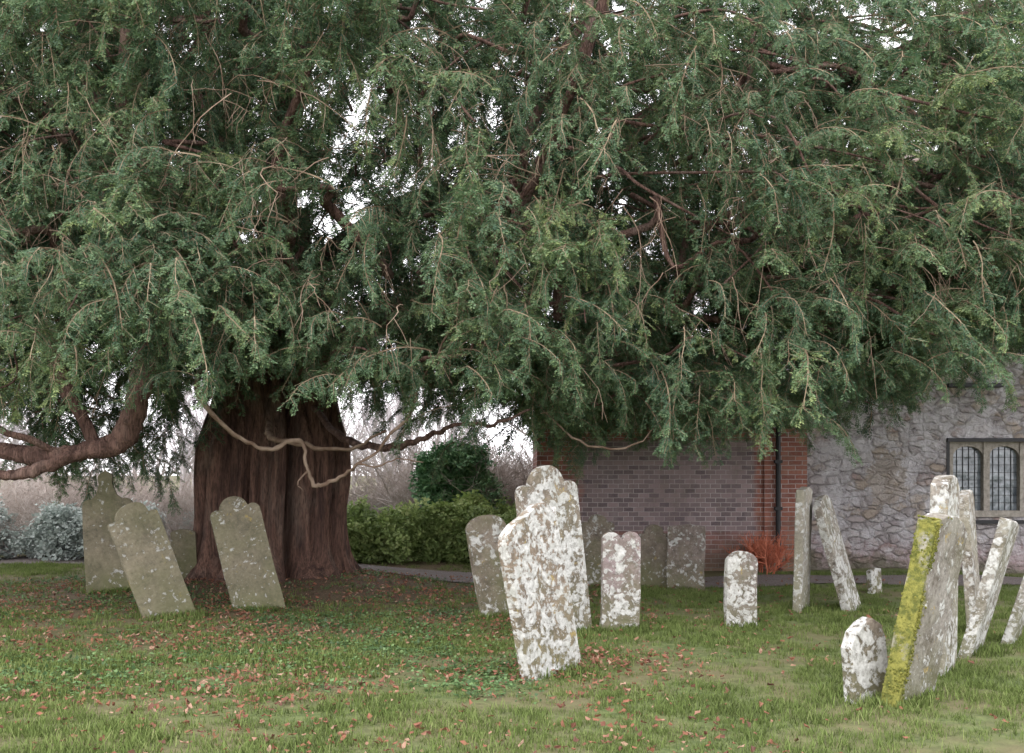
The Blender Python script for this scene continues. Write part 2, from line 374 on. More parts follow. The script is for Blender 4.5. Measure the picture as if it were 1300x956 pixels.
# ============================================================ GROUND
def ground():
    xs=np.concatenate([[-400,-200,-100,-60,-40,-25],np.arange(-16,16.01,.2),[25,40,60,100,200,400]])
    ys=np.concatenate([[-60,-20,-5],np.arange(0,22.01,.2),[25,30,40,60,100,200,500]])
    X,Y=np.meshgrid(xs,ys); Z=gz(X,Y)*((np.abs(X)<=20)&(Y<26)&(Y>-6))
    nx,ny=len(xs),len(ys); V=np.stack([X,Y,Z],-1).reshape(-1,3)
    F=[(j*nx+i,j*nx+i+1,(j+1)*nx+i+1,(j+1)*nx+i) for j in range(ny-1) for i in range(nx-1)]
    t=NT('grass_ground'); p=t.pos()
    n=t.noise(p,1.1,5); n2=t.noise(p,14,5); n3=t.noise(p,60,3)
    c=t.mix(t.ramp(n2,.35,.65),(.075,.10,.04),(.14,.165,.068)); c=t.mix(t.ramp(n,.42,.6,0,.75),c,(.15,.125,.075))
    sp=t.n('ShaderNodeSeparateXYZ'); t.l(p,sp.inputs[0])
    dx=t.math('DIVIDE',t.math('ADD',sp.outputs[0],3.6),5.4); dy=t.math('DIVIDE',t.math('ADD',sp.outputs[1],-14.6),5.6)
    d=t.math('SQRT',t.math('ADD',t.math('MULTIPLY',dx,dx),t.math('MULTIPLY',dy,dy)))
    d=t.math('ADD',d,t.math('MULTIPLY',t.math('ADD',n2,-.5),.8))
    c=t.mix(t.ramp(d,1.1,.35,0,.9),c,t.mix(t.ramp(n3,.4,.6),(.065,.042,.03),(.17,.11,.08)))
    m=t.prin(c,.95,t.bump(t.math('ADD',n2,t.math('MULTIPLY',n3,.5)),.6,.03),spec=.1)
    mb=MB(); mb.add(V,F); return link('ground',mb.mesh('ground',[m],True))
ground()
def pathy(x): return np.interp(x,[-14,-8,-4,-1,2,12],[18.6,17.9,16.9,15.0,14.55,14.7])
def path():
    t=NT('gravel'); p=t.pos(); v=t.vor(p,45); n=t.noise(p,3,5)
    c=t.mix(t.ramp(v,.1,.6),(.26,.22,.21),(.13,.11,.105)); c=t.mix(t.ramp(n,.5,.7,0,.5),c,(.10,.085,.06))
    m=t.prin(c,.9,t.bump(v,.8,.02)); mb=MB(); xs=np.arange(-14,14.01,.2); V=[];F=[]
    for x in xs:
        y=float(pathy(x))
        for k in range(5):
            yy=y+(k-2)*.3+.05*math.sin(x*3+k); V.append((x,yy,float(gz(x,yy))+.012))
    for i in range(len(xs)-1):
        for k in range(4): F.append((i*5+k,(i+1)*5+k,(i+1)*5+k+1,i*5+k+1))
    mb.add(V,F); link('path',mb.mesh('path',[m],True))
path()

# grass
M_grass=leafmat('grass_blades',(.085,.105,.04),(.15,.205,.062),(.27,.29,.13),trans=.25,scale=1.1,spec=.1)
def tuft(seed,n,h,rad,bw):
    random.seed(seed); mb=MB()
    for i in range(n):
        a=random.uniform(0,6.28); r=rad*math.sqrt(random.random()); x,y=r*math.cos(a),r*math.sin(a)
        hh=h*random.uniform(.4,1.2); b=random.uniform(0,6.28); ln=random.uniform(.2,1.2)*hh
        dx,dy=math.cos(b),math.sin(b); w=bw*random.uniform(.7,1.2)
        tn=random.uniform(0,.9)
        mb.add([(x-dy*w,y+dx*w,-.01),(x+dy*w,y-dx*w,-.01),(x+dx*ln+dy*w*.3,y+dy*ln-dx*w*.3,hh*.95),(x+dx*ln-dy*w*.3,y+dy*ln+dx*w*.3,hh*.95)],[(0,1,2,3)],tn)
    return mb.mesh('tuft',[M_grass])
def broad(seed,mat,n,ls,rad,h):
    random.seed(seed); mb=MB()
    for i in range(n):
        a=random.uniform(0,6.28); r=rad*math.sqrt(random.random()); c=np.array([r*math.cos(a),r*math.sin(a),random.uniform(.2,1)*h])
        d=rng.normal(0,1,3); d[2]*=.4; d/=np.linalg.norm(d); w=np.cross(d,[0,0,1.]+rng.normal(0,.35,3)); w/=np.linalg.norm(w)
        L=ls*random.uniform(.6,1.2); W=L*.42
        mb.add([c,c+d*L*.35+w*W,c+d*L,c+d*L*.35-w*W],[(0,1,2,3)],random.random())
    return mb.mesh('leaves',[mat])
gt=[tuft(i,34,.042,.085,.0035) for i in range(5)]
P=[];Rr=[];Sc=[];Ix=[]
random.seed(5)
for i in range(19500):
    y=5.0+ (17.5-5.0)*random.random()**.85; x=random.uniform(-1,1)*(.56*y+1.2)
    if abs(y-float(pathy(x)))<.62: continue
    if x>.1 and y>15.6: continue
    d=math.hypot((x+3.6)/4.8,(y-14.6)/5.2)
    if d<1 and random.random()>d**2*.8: continue
    pat=math.sin(1.7*x+2)*math.sin(1.9*y+x)+.6*math.sin(4.1*x+1.3*y)*math.sin(3.7*y-2*x)
    if pat>.3 and random.random()<.7: continue
    P.append((x,y,float(gz(x,y)))); Rr.append((0,0,random.uniform(0,6.28))); Sc.append(random.uniform(.5,1.15)*(1.2 if x<-1 else 1)*(1.25 if pat<-.5 else 1)); Ix.append(random.randint(0,4))
# longer uncut grass hugging the stone bases
SB=[(-5.22,13),(-3.8,11.05),(-2.97,11.7),(-.12,10.9),(.33,8.0),(.48,9.6),(1.06,9.8),(2.36,10.3),(3.34,11.5),(4.02,11.75),(2.49,7),(2.78,7),(3.5,8.1),(4.7,10.1),(4.08,8.87),(4.75,9.5)]
for (bx,by) in SB:
    for i in range(26):
        a=random.uniform(0,6.28); r=random.uniform(.12,.38); x=bx+r*math.cos(a)*.9; y=by+r*math.sin(a)*.7
        P.append((x,y,float(gz(x,y)))); Rr.append((0,0,random.uniform(0,6.28))); Sc.append(random.uniform(1.1,2.0)); Ix.append(random.randint(0,4))
scatter('grass',gt,P,Rr,Sc,Ix)
M_ivyg=leafmat('ground_ivy_leaves',(.05,.09,.035),(.09,.16,.06),(.17,.26,.10),trans=.15,spec=.35)
gi=[broad(50+i,M_ivyg,24,.03,.13,.04) for i in range(3)]
P=[];Rr=[];Sc=[];Ix=[]
for i in range(2800):
    y=random.uniform(7.0,15); x=random.uniform(-.6*y-.6,.2)
    if math.sin(1.3*x+.7)*math.sin(1.1*y)<.0 and random.random()<.8: continue
    if abs(y-float(pathy(x)))<.6: continue
    if math.hypot(x-TC[0],y-TC[1])<1.3: continue
    P.append((x,y,float(gz(x,y)))); Rr.append((0,0,random.uniform(0,6.28))); Sc.append(random.uniform(.6,1.3)); Ix.append(random.randint(0,2))
scatter('ground_ivy',gi,P,Rr,Sc,Ix)
def litter(seed,cols):
    random.seed(seed); mb=MB()
    L=.03; V=[(-L,0,0),(-L*.4,L*.6,.012),(L*.5,L*.45,.006),(L*1.1,0,.016),(L*.5,-L*.5,.0),(-L*.4,-L*.55,.014)]
    V=[(a+random.gauss(0,.004),b+random.gauss(0,.004),c+random.gauss(0,.004)) for a,b,c in V]
    mb.add(V,[(0,1,2,3),(0,3,4,5)],random.random()); return mb.mesh('leaf',[cols])
t=NT('dead_leaves'); r=t.rnd(); c=t.mix(t.ramp(r,0,.5),(.11,.05,.035),(.24,.10,.06)); c=t.mix(t.ramp(r,.7,1),c,(.38,.25,.18)); M_dead=t.prin(c,.7,trans=.1)
lt=[litter(i,M_dead) for i in range(5)]
P=[];Rr=[];Sc=[];Ix=[]
for i in range(21000):
    y=5.3+9.7*random.random()**.75
    x=random.triangular(-.6*y-1,.35*y+1,-.36*y) if random.random()<.96 else random.uniform(-.5*y,.55*y)
    if random.random()<.015: x=random.gauss(.95,.4); y=random.gauss(8.35,.25)
    if x>1.6 and random.random()<.6: continue
    dens=.5+.5*math.sin(.9*x+1.7*y)*math.sin(1.6*x-.8*y+1)
    if random.random()>.15+.85*dens**1.5: continue
    P.append((x,y,float(gz(x,y))+random.uniform(.012,.04))); Rr.append((random.gauss(0,.45),random.gauss(0,.45),random.uniform(0,6.28))); Sc.append(random.uniform(.3,1.0)); Ix.append(random.randint(0,4))
scatter('fallen_leaves',lt,P,Rr,Sc,Ix)

# ============================================================ GRAVESTONES
def stonemat(name,base,dark,lich,seed,yel=.25,moss=None,algae=.35):
    t=NT(name); o=t.map(t.obj(),loc=(seed*3.7,seed*1.3,seed*.7)); raw=t.obj()
    n=t.noise(o,3.5,6,.7); n2=t.noise(o,22,5,.7)
    c=t.mix(t.ramp(n,.35,.65),dark,base); c=t.mix(t.ramp(n2,.5,.7,0,.45),c,tuple(min(1,q*1.6) for q in base))
    c=t.mix(t.ramp(n2,.45,.3,0,.6),c,tuple(q*.45 for q in dark))
    sp=t.n('ShaderNodeSeparateXYZ'); t.l(raw,sp.inputs[0])
    al=t.math('ADD',t.ramp(sp.outputs[2],.55,.0,0,.5),t.ramp(t.noise(o,2.2,4),.45,.65,0,algae))
    c=t.mix(t.math('MINIMUM',al,.75),c,(.14,.145,.07))
    yl=t.ramp(t.noise(t.map(o,loc=(5,5,5)),6.5,7,.72),.66-.1*yel,.70-.1*yel,0,.8); c=t.mix(yl,c,(.34,.26,.10))
    w=t.noise(o,6.5,9,.72,.8); w2=t.vor(t.map(o,loc=(1,2,3)),17)
    wf=t.math('ADD',t.math('ADD',w,t.math('MULTIPLY',w2,-.18)),t.math('MULTIPLY',t.math('ADD',t.noise(t.map(o,loc=(7,1,4)),30,3,.6),-.5),.28))
    wm=t.ramp(wf,.50-.2*lich+.02,.555-.2*lich+.02)
    sp2=t.ramp(t.math('ADD',t.vor(t.map(o,loc=(9,2,3)),31),t.math('MULTIPLY',n2,.35)),.38+.1*lich,.30+.1*lich,0,.8*min(1,lich*1.4))
    sp2=t.math('MULTIPLY',sp2,t.ramp(t.noise(o,3,2),.42,.55))
    wm=t.math('MAXIMUM',wm,sp2)
    wc=t.mix(t.ramp(n2,.33,.62),(.30,.295,.27),(.62,.62,.60)); wc=t.mix(t.ramp(n,.5,.68,0,.5),wc,(.36,.37,.32))
    c=t.mix(t.math('MULTIPLY',wm,.93),c,wc)
    if moss is not None:
        mm=t.ramp(t.math('ADD',sp.outputs[0],t.math('MULTIPLY',t.math('ADD',n,-.5),.5)),moss+.07,moss+.02)
        c=t.mix(mm,c,t.mix(t.ramp(n2,.4,.6),(.10,.11,.03),(.24,.23,.06)))
    h=t.math('ADD',n,t.math('ADD',t.math('MULTIPLY',n2,.6),t.math('MULTIPLY',wm,.2)))
    return t.prin(c,.92,t.bump(h,.75,.022),spec=.15)
def arc(cx,cz,r,a0,a1,n=12,ry=None):
    ry=ry or r
    return [(cx+r*math.cos(R(a0+(a1-a0)*i/n)),cz+ry*math.sin(R(a0+(a1-a0)*i/n))) for i in range(n+1)]
def outline(kind,w,h):
    H=w/2; b=[(-H,-.25),(H,-.25)]
    if kind=='round': top=arc(0,h-H*.75,H,0,180,18,H*.75)
    elif kind=='seg': top=arc(0,h-H*.3,H,0,180,16,H*.3)
    elif kind=='flat': top=[(H,h-.02),(0.1*H,h),(-H,h-.03)]
    elif kind=='shoulder':
        r=H*.66; zs=h-r*.9; top=[(H,zs-.05),(H*.97,zs),(H*.72,zs+.005)]+arc(0,zs,r,0,180,16,r*.9)+[(-H*.72,zs+.005),(-H*.97,zs),(-H,zs-.05)]
    elif kind=='scroll':
        zs=h-H*.62
        top=arc(H*.72,zs-.02,H*.28,-10,120,8)+arc(0,zs+.02,H*.58,15,165,14,H*.6)+arc(-H*.72,zs-.02,H*.28,60,190,8)
    elif kind=='double':
        r=H*.49; zs=h-r; top=arc(H-r,zs,r,0,165,10,r)+arc(-H+r,zs,r,15,180,10,r)
    elif kind=='finial':
        zs=h-.42
        top=[(H,zs-.08)]+arc(H*.72,zs-.06,H*.28,0,110,6)+[(H*.42,zs+.08),(H*.30,zs+.18),(H*.26,zs+.24)]+arc(0,zs+.30,H*.30,-10,80,5)+[(0,h)]+arc(0,zs+.30,H*.30,100,190,5)+[(-H*.26,zs+.24),(-H*.30,zs+.18),(-H*.42,zs+.08)]+arc(-H*.72,zs-.06,H*.28,70,180,6)+[(-H,zs-.08)]
    elif kind=='broken': top=[(H,h*.72),(H*.8,h*.9),(H*.3,h),(-H*.2,h*.97),(-H*.7,h*.88),(-H,h*.7)]
    elif kind=='slant': top=[(H,h-.10),(H*.6,h-.02),(H*.1,h),(-H*.5,h-.02),(-H,h-.07)]
    elif kind=='lop': top=[(H,h-.05)]+arc(H*.45,h-.18,H*.5,20,100,6,.18)+[(-H*.2,h-.06),(-H*.55,h-.10),(-H*.9,h-.17),(-H,h-.24)]
    return b+top
def stone(kind,X,Y,w,h,yaw,lean=0,tilt=0,th=.085,lich=.5,base=(.25,.21,.17),dark=(.12,.10,.08),yel=.25,moss=False,algae=.35,name='gravestone'):
    ol=outline(kind,w,h); seed=random.random()*9; bm=bmesh.new()
    vs=[bm.verts.new((x,-th/2,z)) for x,z in ol]; f=bm.faces.new(vs)
    ex=bmesh.ops.extrude_face_region(bm,geom=[f])
    for g in ex['geom']:
        if isinstance(g,bmesh.types.BMVert): g.co.y=th/2
    bmesh.ops.recalc_face_normals(bm,faces=bm.faces)
    big=[f for f in bm.faces if len(f.verts)>4]
    bmesh.ops.triangulate(bm,faces=big)
    bmesh.ops.subdivide_edges(bm,edges=[e for e in bm.edges if e.calc_length()>.14],cuts=3,use_grid_fill=True)
    for v in bm.verts:
        k=.5*(math.sin(v.co.x*9+seed)+math.sin(v.co.z*7+seed*2))
        v.co.y+=.004*k*(1 if v.co.y>0 else -1); v.co.x+=.006*math.sin(v.co.z*8+seed*3)+.003*math.sin(v.co.z*31+seed); v.co.z+=.005*math.sin(v.co.x*14+seed)*(v.co.z>.3)
    me=bpy.data.meshes.new(name); bm.to_mesh(me); bm.free()
    me.materials.append(stonemat('lichened_stone',base,dark,lich,seed,yel,(-w/2 if moss else None),algae))
    o=link(name,me)
    b=o.modifiers.new('b','BEVEL'); b.width=.012; b.segments=2; b.limit_method='ANGLE'; b.angle_limit=R(50)
    Mx=Matrix.Translation((X,Y,float(gz(X,Y))))@Matrix.Rotation(R(lean),4,'Y')@Matrix.Rotation(R(tilt),4,'X')@Matrix.Rotation(R(yaw),4,'Z')
    o.matrix_world=Mx; return o
random.seed(11)
BR=dict(base=(.245,.215,.155),dark=(.14,.125,.09))
stone('finial',-5.22,13.0,.62,1.60,14,-4,-2,lich=.05,yel=.0,algae=.5,**BR)
stone('shoulder',-3.80,11.05,.54,1.33,32,-19,4,lich=.12,**BR)
stone('seg',-4.67,14.2,.34,.72,10,-1,0,lich=.0,algae=.6,**BR)
stone('scroll',-2.97,11.7,.58,1.36,22,-15,-3,lich=.14,**BR)
stone('round',-.12,10.9,.46,1.12,25,-10,0,lich=.35,algae=.6)
stone('lop',.33,8.0,.70,1.36,52,-10,3,lich=.76,yel=.8,th=.10,base=(.28,.22,.165))
stone('scroll',.48,9.6,.74,1.62,40,-6,0,lich=.74,yel=.6,th=.10)
stone('scroll',1.18,14.0,.48,1.0,6,1,0,lich=.3,algae=.4)
stone('double',1.06,9.8,.38,.97,8,1,0,lich=.58,base=(.28,.22,.23),yel=.2)
stone('shoulder',2.0,14.1,.42,.88,4,0,0,lich=.15,algae=.6)
stone('flat',2.42,13.9,.52,.9,-8,1,0,lich=.35,base=(.27,.22,.2))
stone('round',2.36,10.3,.33,.78,10,1,0,lich=.68,base=(.24,.20,.19),yel=.4)
stone('flat',3.34,11.5,.62,1.42,65,1.5,0,lich=.35,th=.10,base=(.36,.33,.28),dark=(.22,.2,.17))
stone('slant',4.02,11.75,.6,1.40,60,-16,0,lich=.70,th=.10,base=(.33,.3,.26))
stone('flat',4.77,13.1,.2,.33,30,-3,0,lich=.6)
stone('broken',2.49,7.0,.36,.57,30,-4,4,lich=.85,th=.10,yel=.1)
pm=stone('slant',2.78,7.0,.62,1.32,46,12,0,lich=.3,th=.13,yel=.5,moss=True,base=(.32,.30,.27))
stone('slant',3.50,8.1,.55,1.60,56,1,0,lich=.68,th=.13,yel=.4,base=(.34,.31,.27))
stone('slant',4.70,10.1,.55,1.46,60,-4,0,lich=.45,th=.10,base=(.36,.33,.28))
stone('flat',4.08,8.87,.55,1.24,56,17,0,lich=.62,th=.10,base=(.36,.34,.30))
stone('slant',4.75,9.5,.5,.84,56,19,0,lich=.6,th=.09,base=(.36,.34,.30))
stone('round',-2.9,22,.5,1.0,0,0,0,lich=.9)
mb=MB(); random.seed(3)
t=NT('moss'); n=t.noise(t.obj(),60,4); n4=t.noise(t.obj(),5,3); M_moss=t.prin(t.mix(t.ramp(n4,.35,.65),t.mix(t.ramp(n,.35,.65),(.06,.075,.02),(.14,.15,.035)),t.mix(t.ramp(n,.35,.65),(.13,.13,.03),(.26,.245,.06))),.95,t.bump(n,1,.01),spec=.1)
for i in range(1500):
    z=1.24*random.random()**.75; top=random.random()<.12
    if not top and math.sin(z*13)+math.sin(z*5+1)<random.uniform(-1.6,.6): continue
    x=-.31+random.expovariate(1/.02) if not top else -.31+random.random()*.3
    if top: z=1.265+(.03 if x>-.15 else 0); y=random.uniform(-.065,.065)
    else: y=random.uniform(-.066,.066) if x<-.29 else -.067
    r=random.uniform(.003,.012); V=[];F=[]
    for a in range(3):
        for k in range(5):
            th=k*1.2566+i; ph=a*.6; V.append((x+r*math.cos(ph)*math.cos(th)*random.uniform(.8,1.3),y+r*math.cos(ph)*math.sin(th),z+r*.8*math.sin(ph)))
    V=V+[(x,y,z+r*.85)]
    for k in range(5): th=k*1.2566+i; V.append((x+r*.6*math.cos(th),y+r*.6*math.sin(th),z-r*.8))
    for a in range(2):
        for k in range(5): F.append((a*5+k,a*5+(k+1)%5,(a+1)*5+(k+1)%5,(a+1)*5+k))
    for k in range(5): F.append((10+k,10+(k+1)%5,15)); F.append((k,16+k,16+(k+1)%5,(k+1)%5))
    mb.add(V,F)
mo=link('moss',mb.mesh('moss',[M_moss],True)); mo.parent=pm

# ============================================================ BUILDINGS
def wallcoord(t):
    sp=t.n('ShaderNodeSeparateXYZ'); t.l(t.pos(),sp.inputs[0])
    cb=t.n('ShaderNodeCombineXYZ'); t.l(t.math('ADD',sp.outputs[0],sp.outputs[1]),cb.inputs[0]); t.l(sp.outputs[2],cb.inputs[1])
    return cb.outputs[0],sp
def brickmat():
    t=NT('old_brick'); v,sp=wallcoord(t)
    dn=t.n('ShaderNodeTexNoise'); t.l(t.pos(),dn.inputs['Vector']); dn.inputs['Scale'].default_value=7
    vv=t.n('ShaderNodeVectorMath',operation='MULTIPLY_ADD'); t.l(dn.outputs['Color'],vv.inputs[0]); vv.inputs[1].default_value=(.016,.016,0); t.l(v,vv.inputs[2]); v=vv.outputs[0]
    def br(w,off):
        b=t.n('ShaderNodeTexBrick'); t.l(v,b.inputs['Vector']); b.inputs['Scale'].default_value=1
        b.inputs['Brick Width'].default_value=w; b.inputs['Row Height'].default_value=.075; b.inputs['Mortar Size'].default_value=.007; b.inputs['Mortar Smooth'].default_value=.3
        b.inputs['Bias'].default_value=0; b.offset=off
        b.inputs['Color1'].default_value=(0,0,0,1); b.inputs['Color2'].default_value=(1,1,1,1); b.inputs['Mortar'].default_value=(.5,.5,.5,1); return b
    b1=br(.225,.5); b2=br(.165,.5)
    n=t.noise(t.pos(),30,4); n1=t.noise(t.pos(),1.3,4)
    red=t.mix(b1.outputs['Color'],(.18,.06,.045),(.34,.135,.095))
    gr=t.mix(b2.outputs['Color'],(.12,.095,.105),(.31,.235,.24))
    x=sp.outputs[0]; z=sp.outputs[2]
    wob=t.math('MULTIPLY',t.math('ADD',n1,-.5),.5); x=t.math('ADD',x,wob)
    grey=t.math('MULTIPLY',t.ramp(x,1.05,1.15),t.ramp(x,4.0,3.9)); grey=t.math('MULTIPLY',grey,t.ramp(z,.62,.68,.35,1)); grey=t.math('MULTIPLY',grey,t.ramp(z,2.15,2.1))
    fac=t.mix(grey,b1.outputs['Fac'],b2.outputs['Fac']); c=t.mix(grey,red,gr)
    c=t.mix(t.ramp(n,.4,.7,0,.35),c,(.3,.22,.19))
    mort=t.mix(t.ramp(n1,.4,.6),(.33,.28,.27),(.46,.41,.40))
    c=t.mix(fac,c,mort)
    st=t.noise(t.map(t.pos(),(1,1,.5)),2,5); c=t.mix(t.ramp(st,.5,.72,0,.6),c,(.13,.11,.085)); c=t.mix(t.ramp(st,.45,.3,0,.35),c,(.42,.36,.34))
    c=t.mix(t.math('MULTIPLY',t.ramp(z,.55,0),.55),c,(.12,.12,.07))
    h=t.math('ADD',t.math('MULTIPLY',fac,-1.),t.math('MULTIPLY',n,.4))
    return t.prin(c,.9,t.bump(h,.8,.012),spec=.2)
def rubblemat():
    t=NT('whitewashed_rubble'); v,sp=wallcoord(t)
    dn=t.n('ShaderNodeTexNoise'); t.l(t.pos(),dn.inputs['Vector']); dn.inputs['Scale'].default_value=6; dn.inputs['Detail'].default_value=7; dn.inputs['Roughness'].default_value=.7
    vv=t.n('ShaderNodeVectorMath',operation='MULTIPLY_ADD'); t.l(dn.outputs['Color'],vv.inputs[0]); vv.inputs[1].default_value=(.15,.12,0); t.l(v,vv.inputs[2])
    m=t.map(vv.outputs[0],(4.4,8,1)); e=t.vor(m,1,'DISTANCE_TO_EDGE'); col=t.vor(m,1,'F1','Color')
    s3=t.n('ShaderNodeSeparateXYZ'); t.l(col,s3.inputs[0])
    n=t.noise(t.pos(),7,8,.75); n1=t.noise(t.pos(),1.6,7,.7); n2=t.noise(t.pos(),40,4)
    c=t.mix(s3.outputs[0],(.36,.32,.32),(.56,.52,.52)); c=t.mix(t.ramp(s3.outputs[1],.72,.78,0,.6),c,(.46,.37,.28)); c=t.mix(t.ramp(s3.outputs[2],.90,.94,0,.5),c,(.36,.22,.18))
    c=t.mix(t.ramp(e,.08,.02,0,.55),c,(.27,.245,.245))
    c=t.mix(t.ramp(n1,.44,.54,0,.85),c,t.mix(t.ramp(n,.38,.62),(.52,.49,.52),(.70,.68,.70)))
    c=t.mix(t.ramp(n,.43,.34,0,.8),c,(.18,.155,.16))
    z=sp.outputs[2]; c=t.mix(t.ramp(t.math('ADD',z,t.math('MULTIPLY',t.math('ADD',n,-.5),.9)),.55,.15,0,.6),c,(.36,.21,.20))
    dx=t.math('DIVIDE',t.math('ADD',sp.outputs[0],-6.15),.38); dz=t.math('DIVIDE',t.math('ADD',z,-1.5),.45)
    dd=t.math('ADD',t.math('ADD',t.math('MULTIPLY',dx,dx),t.math('MULTIPLY',dz,dz)),t.math('ADD',t.math('MULTIPLY',t.math('ADD',n1,-.5),6),t.math('MULTIPLY',t.math('ADD',n,-.5),3)))
    c=t.mix(t.ramp(dd,1.0,.75,0,.6),c,t.mix(t.ramp(n2,.4,.6),(.38,.31,.25),(.50,.43,.36)))
    c=t.mix(t.ramp(t.math('ADD',z,t.math('MULTIPLY',t.math('ADD',n1,-.5),2)),.30,.05,0,.8),c,(.16,.16,.11))
    h=t.math('ADD',t.math('MULTIPLY',t.ramp(e,0,.15),t.ramp(n1,.58,.45,.3,1.0)),t.math('ADD',t.math('MULTIPLY',n,1.6),t.math('MULTIPLY',n2,.3)))
    return t.prin(c,.92,t.bump(h,1.0,.06),spec=.15)
def tilemat():
    t=NT('clay_tiles'); p=t.pos(); sp=t.n('ShaderNodeSeparateXYZ'); t.l(p,sp.inputs[0])
    b=t.n('ShaderNodeTexBrick'); cb=t.n('ShaderNodeCombineXYZ'); t.l(sp.outputs[0],cb.inputs[0]); t.l(sp.outputs[1],cb.inputs[1]); t.l(cb.outputs[0],b.inputs['Vector'])
    b.inputs['Scale'].default_value=1; b.inputs['Brick Width'].default_value=.17; b.inputs['Row Height'].default_value=.085; b.inputs['Mortar Size'].default_value=.006
    b.inputs['Color1'].default_value=(.16,.115,.10,1); b.inputs['Color2'].default_value=(.30,.24,.22,1); b.inputs['Mortar'].default_value=(.05,.04,.04,1)
    n=t.noise(p,6,6); c=t.mix(t.ramp(n,.5,.65,0,.6),b.outputs['Color'],(.36,.34,.31)); c=t.mix(t.ramp(n,.45,.3,0,.5),c,(.10,.12,.05))
    return t.prin(c,.9,t.bump(n,.5,.02))
M_brick=brickmat(); M_rub=rubblemat(); M_tile=tilemat()
t=NT('black_iron'); M_iron=t.prin((.02,.02,.022),.5,t.bump(t.noise(t.obj(),40,3),.2,.005))
t=NT('window_stone'); n=t.noise(t.obj(),14,6,.7); M_wst=t.prin(t.mix(t.ramp(n,.35,.65),(.20,.18,.155),(.36,.33,.29)),.9,t.bump(n,.6,.015))
t=NT('old_glass'); n=t.noise(t.pos(),5,2); M_glass=t.prin(t.mix(t.ramp(n,.35,.65),(.09,.11,.13),(.26,.29,.32)),.12,t.bump(n,.25,.03),spec=.8)
def roofmesh(x0,x1,y0,z0,y1,z1,n,mats):
    mb=MB()
    for i in range(n):
        a,b=i/n,(i+1.25)/n; ya,za=y0+(y1-y0)*a,z0+(z1-z0)*a; yb,zb=y0+(y1-y0)*b,z0+(z1-z0)*b
        xs=np.arange(x0,x1+.01,.17); V=[];F=[]
        for j,x in enumerate(xs):
            l=random.gauss(0,.006)
            V+=[(x,ya,za+.03+l),(x,yb,zb+.005),(x,ya,za-.005)]
        for j in range(len(xs)-1): F+=[(3*j,3*j+3,3*j+4,3*j+1),(3*j+2,3*j+5,3*j+3,3*j)]
        mb.add(V,F)
    return mb.mesh('roof',mats)
house=empty('stone_house')
WX0,WX1,WZ0,WZ1=7.12,8.98,.88,2.10; Y0=16.2
mb=MB()
x0,x1=4.77,14.; zt=4.0
box(mb,x0,WX0,Y0,Y0+.5,-.2,zt); box(mb,WX1,x1,Y0,Y0+.5,-.2,zt); box(mb,WX0,WX1,Y0,Y0+.5,-.2,WZ0); box(mb,WX0,WX1,Y0,Y0+.5,WZ1,zt)
box(mb,x0,x0+.5,Y0+.5,22,-.2,zt); box(mb,x1-.5,x1,Y0+.5,22,-.2,zt); box(mb,x0+.5,x1-.5,21.5,22,-.2,zt)
mb.add([(x0,Y0,zt),(x0,22,zt),(x0,19.1,7.6),(x1,Y0,zt),(x1,22,zt),(x1,19.1,7.6)],[(0,2,1),(3,4,5)])
link('walls',mb.mesh('walls',[M_rub]),house)
link('roof_front',roofmesh(x0-.15,x1+.15,Y0-.25,3.98,19.1,7.75,46,[M_tile]),house)
link('roof_back',roofmesh(x0-.15,x1+.15,22.25,3.98,19.1,7.75,46,[M_tile]),house)
mb=MB(); nL=3; fw=.09; mw=.10; W=(WX1-WX0-2*fw-(nL-1)*mw)/nL; ya,yb=Y0+.07,Y0+.22
zb,zs,ztp=WZ0+.10,WZ1-.27,WZ1
box(mb,WX0,WX1,Y0-.04,yb+.02,WZ0,zb)
box(mb,WX0,WX0+fw,ya,yb,zb,ztp); box(mb,WX1-fw,WX1,ya,yb,zb,ztp)
lead=MB()
for k in range(nL):
    a=WX0+fw+k*(W+mw); c=a+W/2
    if k<nL-1: box(mb,a+W,a+W+mw,ya-.01,yb-.005,zb,ztp-.001)
    A=[(c+W/2*math.cos(th),zs+.20*abs(math.sin(th))**.8) for th in np.linspace(math.pi,0,17)]
    V=[];F=[]
    for (px,pz) in A: V+=[(px,ya+.015,pz),(px,ya+.015,ztp),(px,yb,pz),(px,yb,ztp)]
    for i in range(len(A)-1): o=4*i; F+=[(o,o+4,o+5,o+1),(o,o+2,o+6,o+4)]
    mb.add(V,F)
    for i in range(1,5): x=a+W*i/5; box(lead,x-.004,x+.004,Y0+.155,Y0+.165,zb,ztp)
    for i in range(1,9): z=zb+(ztp-zb)*i/9; box(lead,a,a+W,Y0+.152,Y0+.162,z-.0035,z+.0035)
link('window_frame',mb.mesh('wf',[M_wst]),house); link('window_leads',lead.mesh('wl',[M_iron]),house)
boxo('window_glass',(WX0+.02,WX1-.02,Y0+.17,Y0+.18,WZ0+.02,WZ1-.02),M_glass,house)
mb=MB(); tt=.05
box(mb,WX0-tt,WX0-.002,Y0-.012,Y0+.1,WZ0-.05,WZ1+.0); box(mb,WX0-tt,WX1+tt,Y0-.05,Y0+.1,WZ1+.002,WZ1+.06); box(mb,WX1+.002,WX1+tt,Y0-.012,Y0+.1,WZ0-.05,WZ1); box(mb,WX0-.1,WX1+.1,Y0-.05,Y0-.0,WZ0-.11,WZ0-.052)
link('window_surround',mb.mesh('ws',[M_iron]),house)
boxo('ledge',(7.05,7.95,Y0-.12,Y0,2.98,3.05),M_iron,house,.01)
boxo('gutter',(x0-.1,x1+.1,Y0-.36,Y0-.25,3.86,3.96),M_iron,house,.02)
bh=empty('brick_outhouse'); BY=16.02
mb=MB(); box(mb,.42,4.75,BY,BY+.34,-.2,2.62); box(mb,.42,.76,BY+.34,20,-.2,2.62)
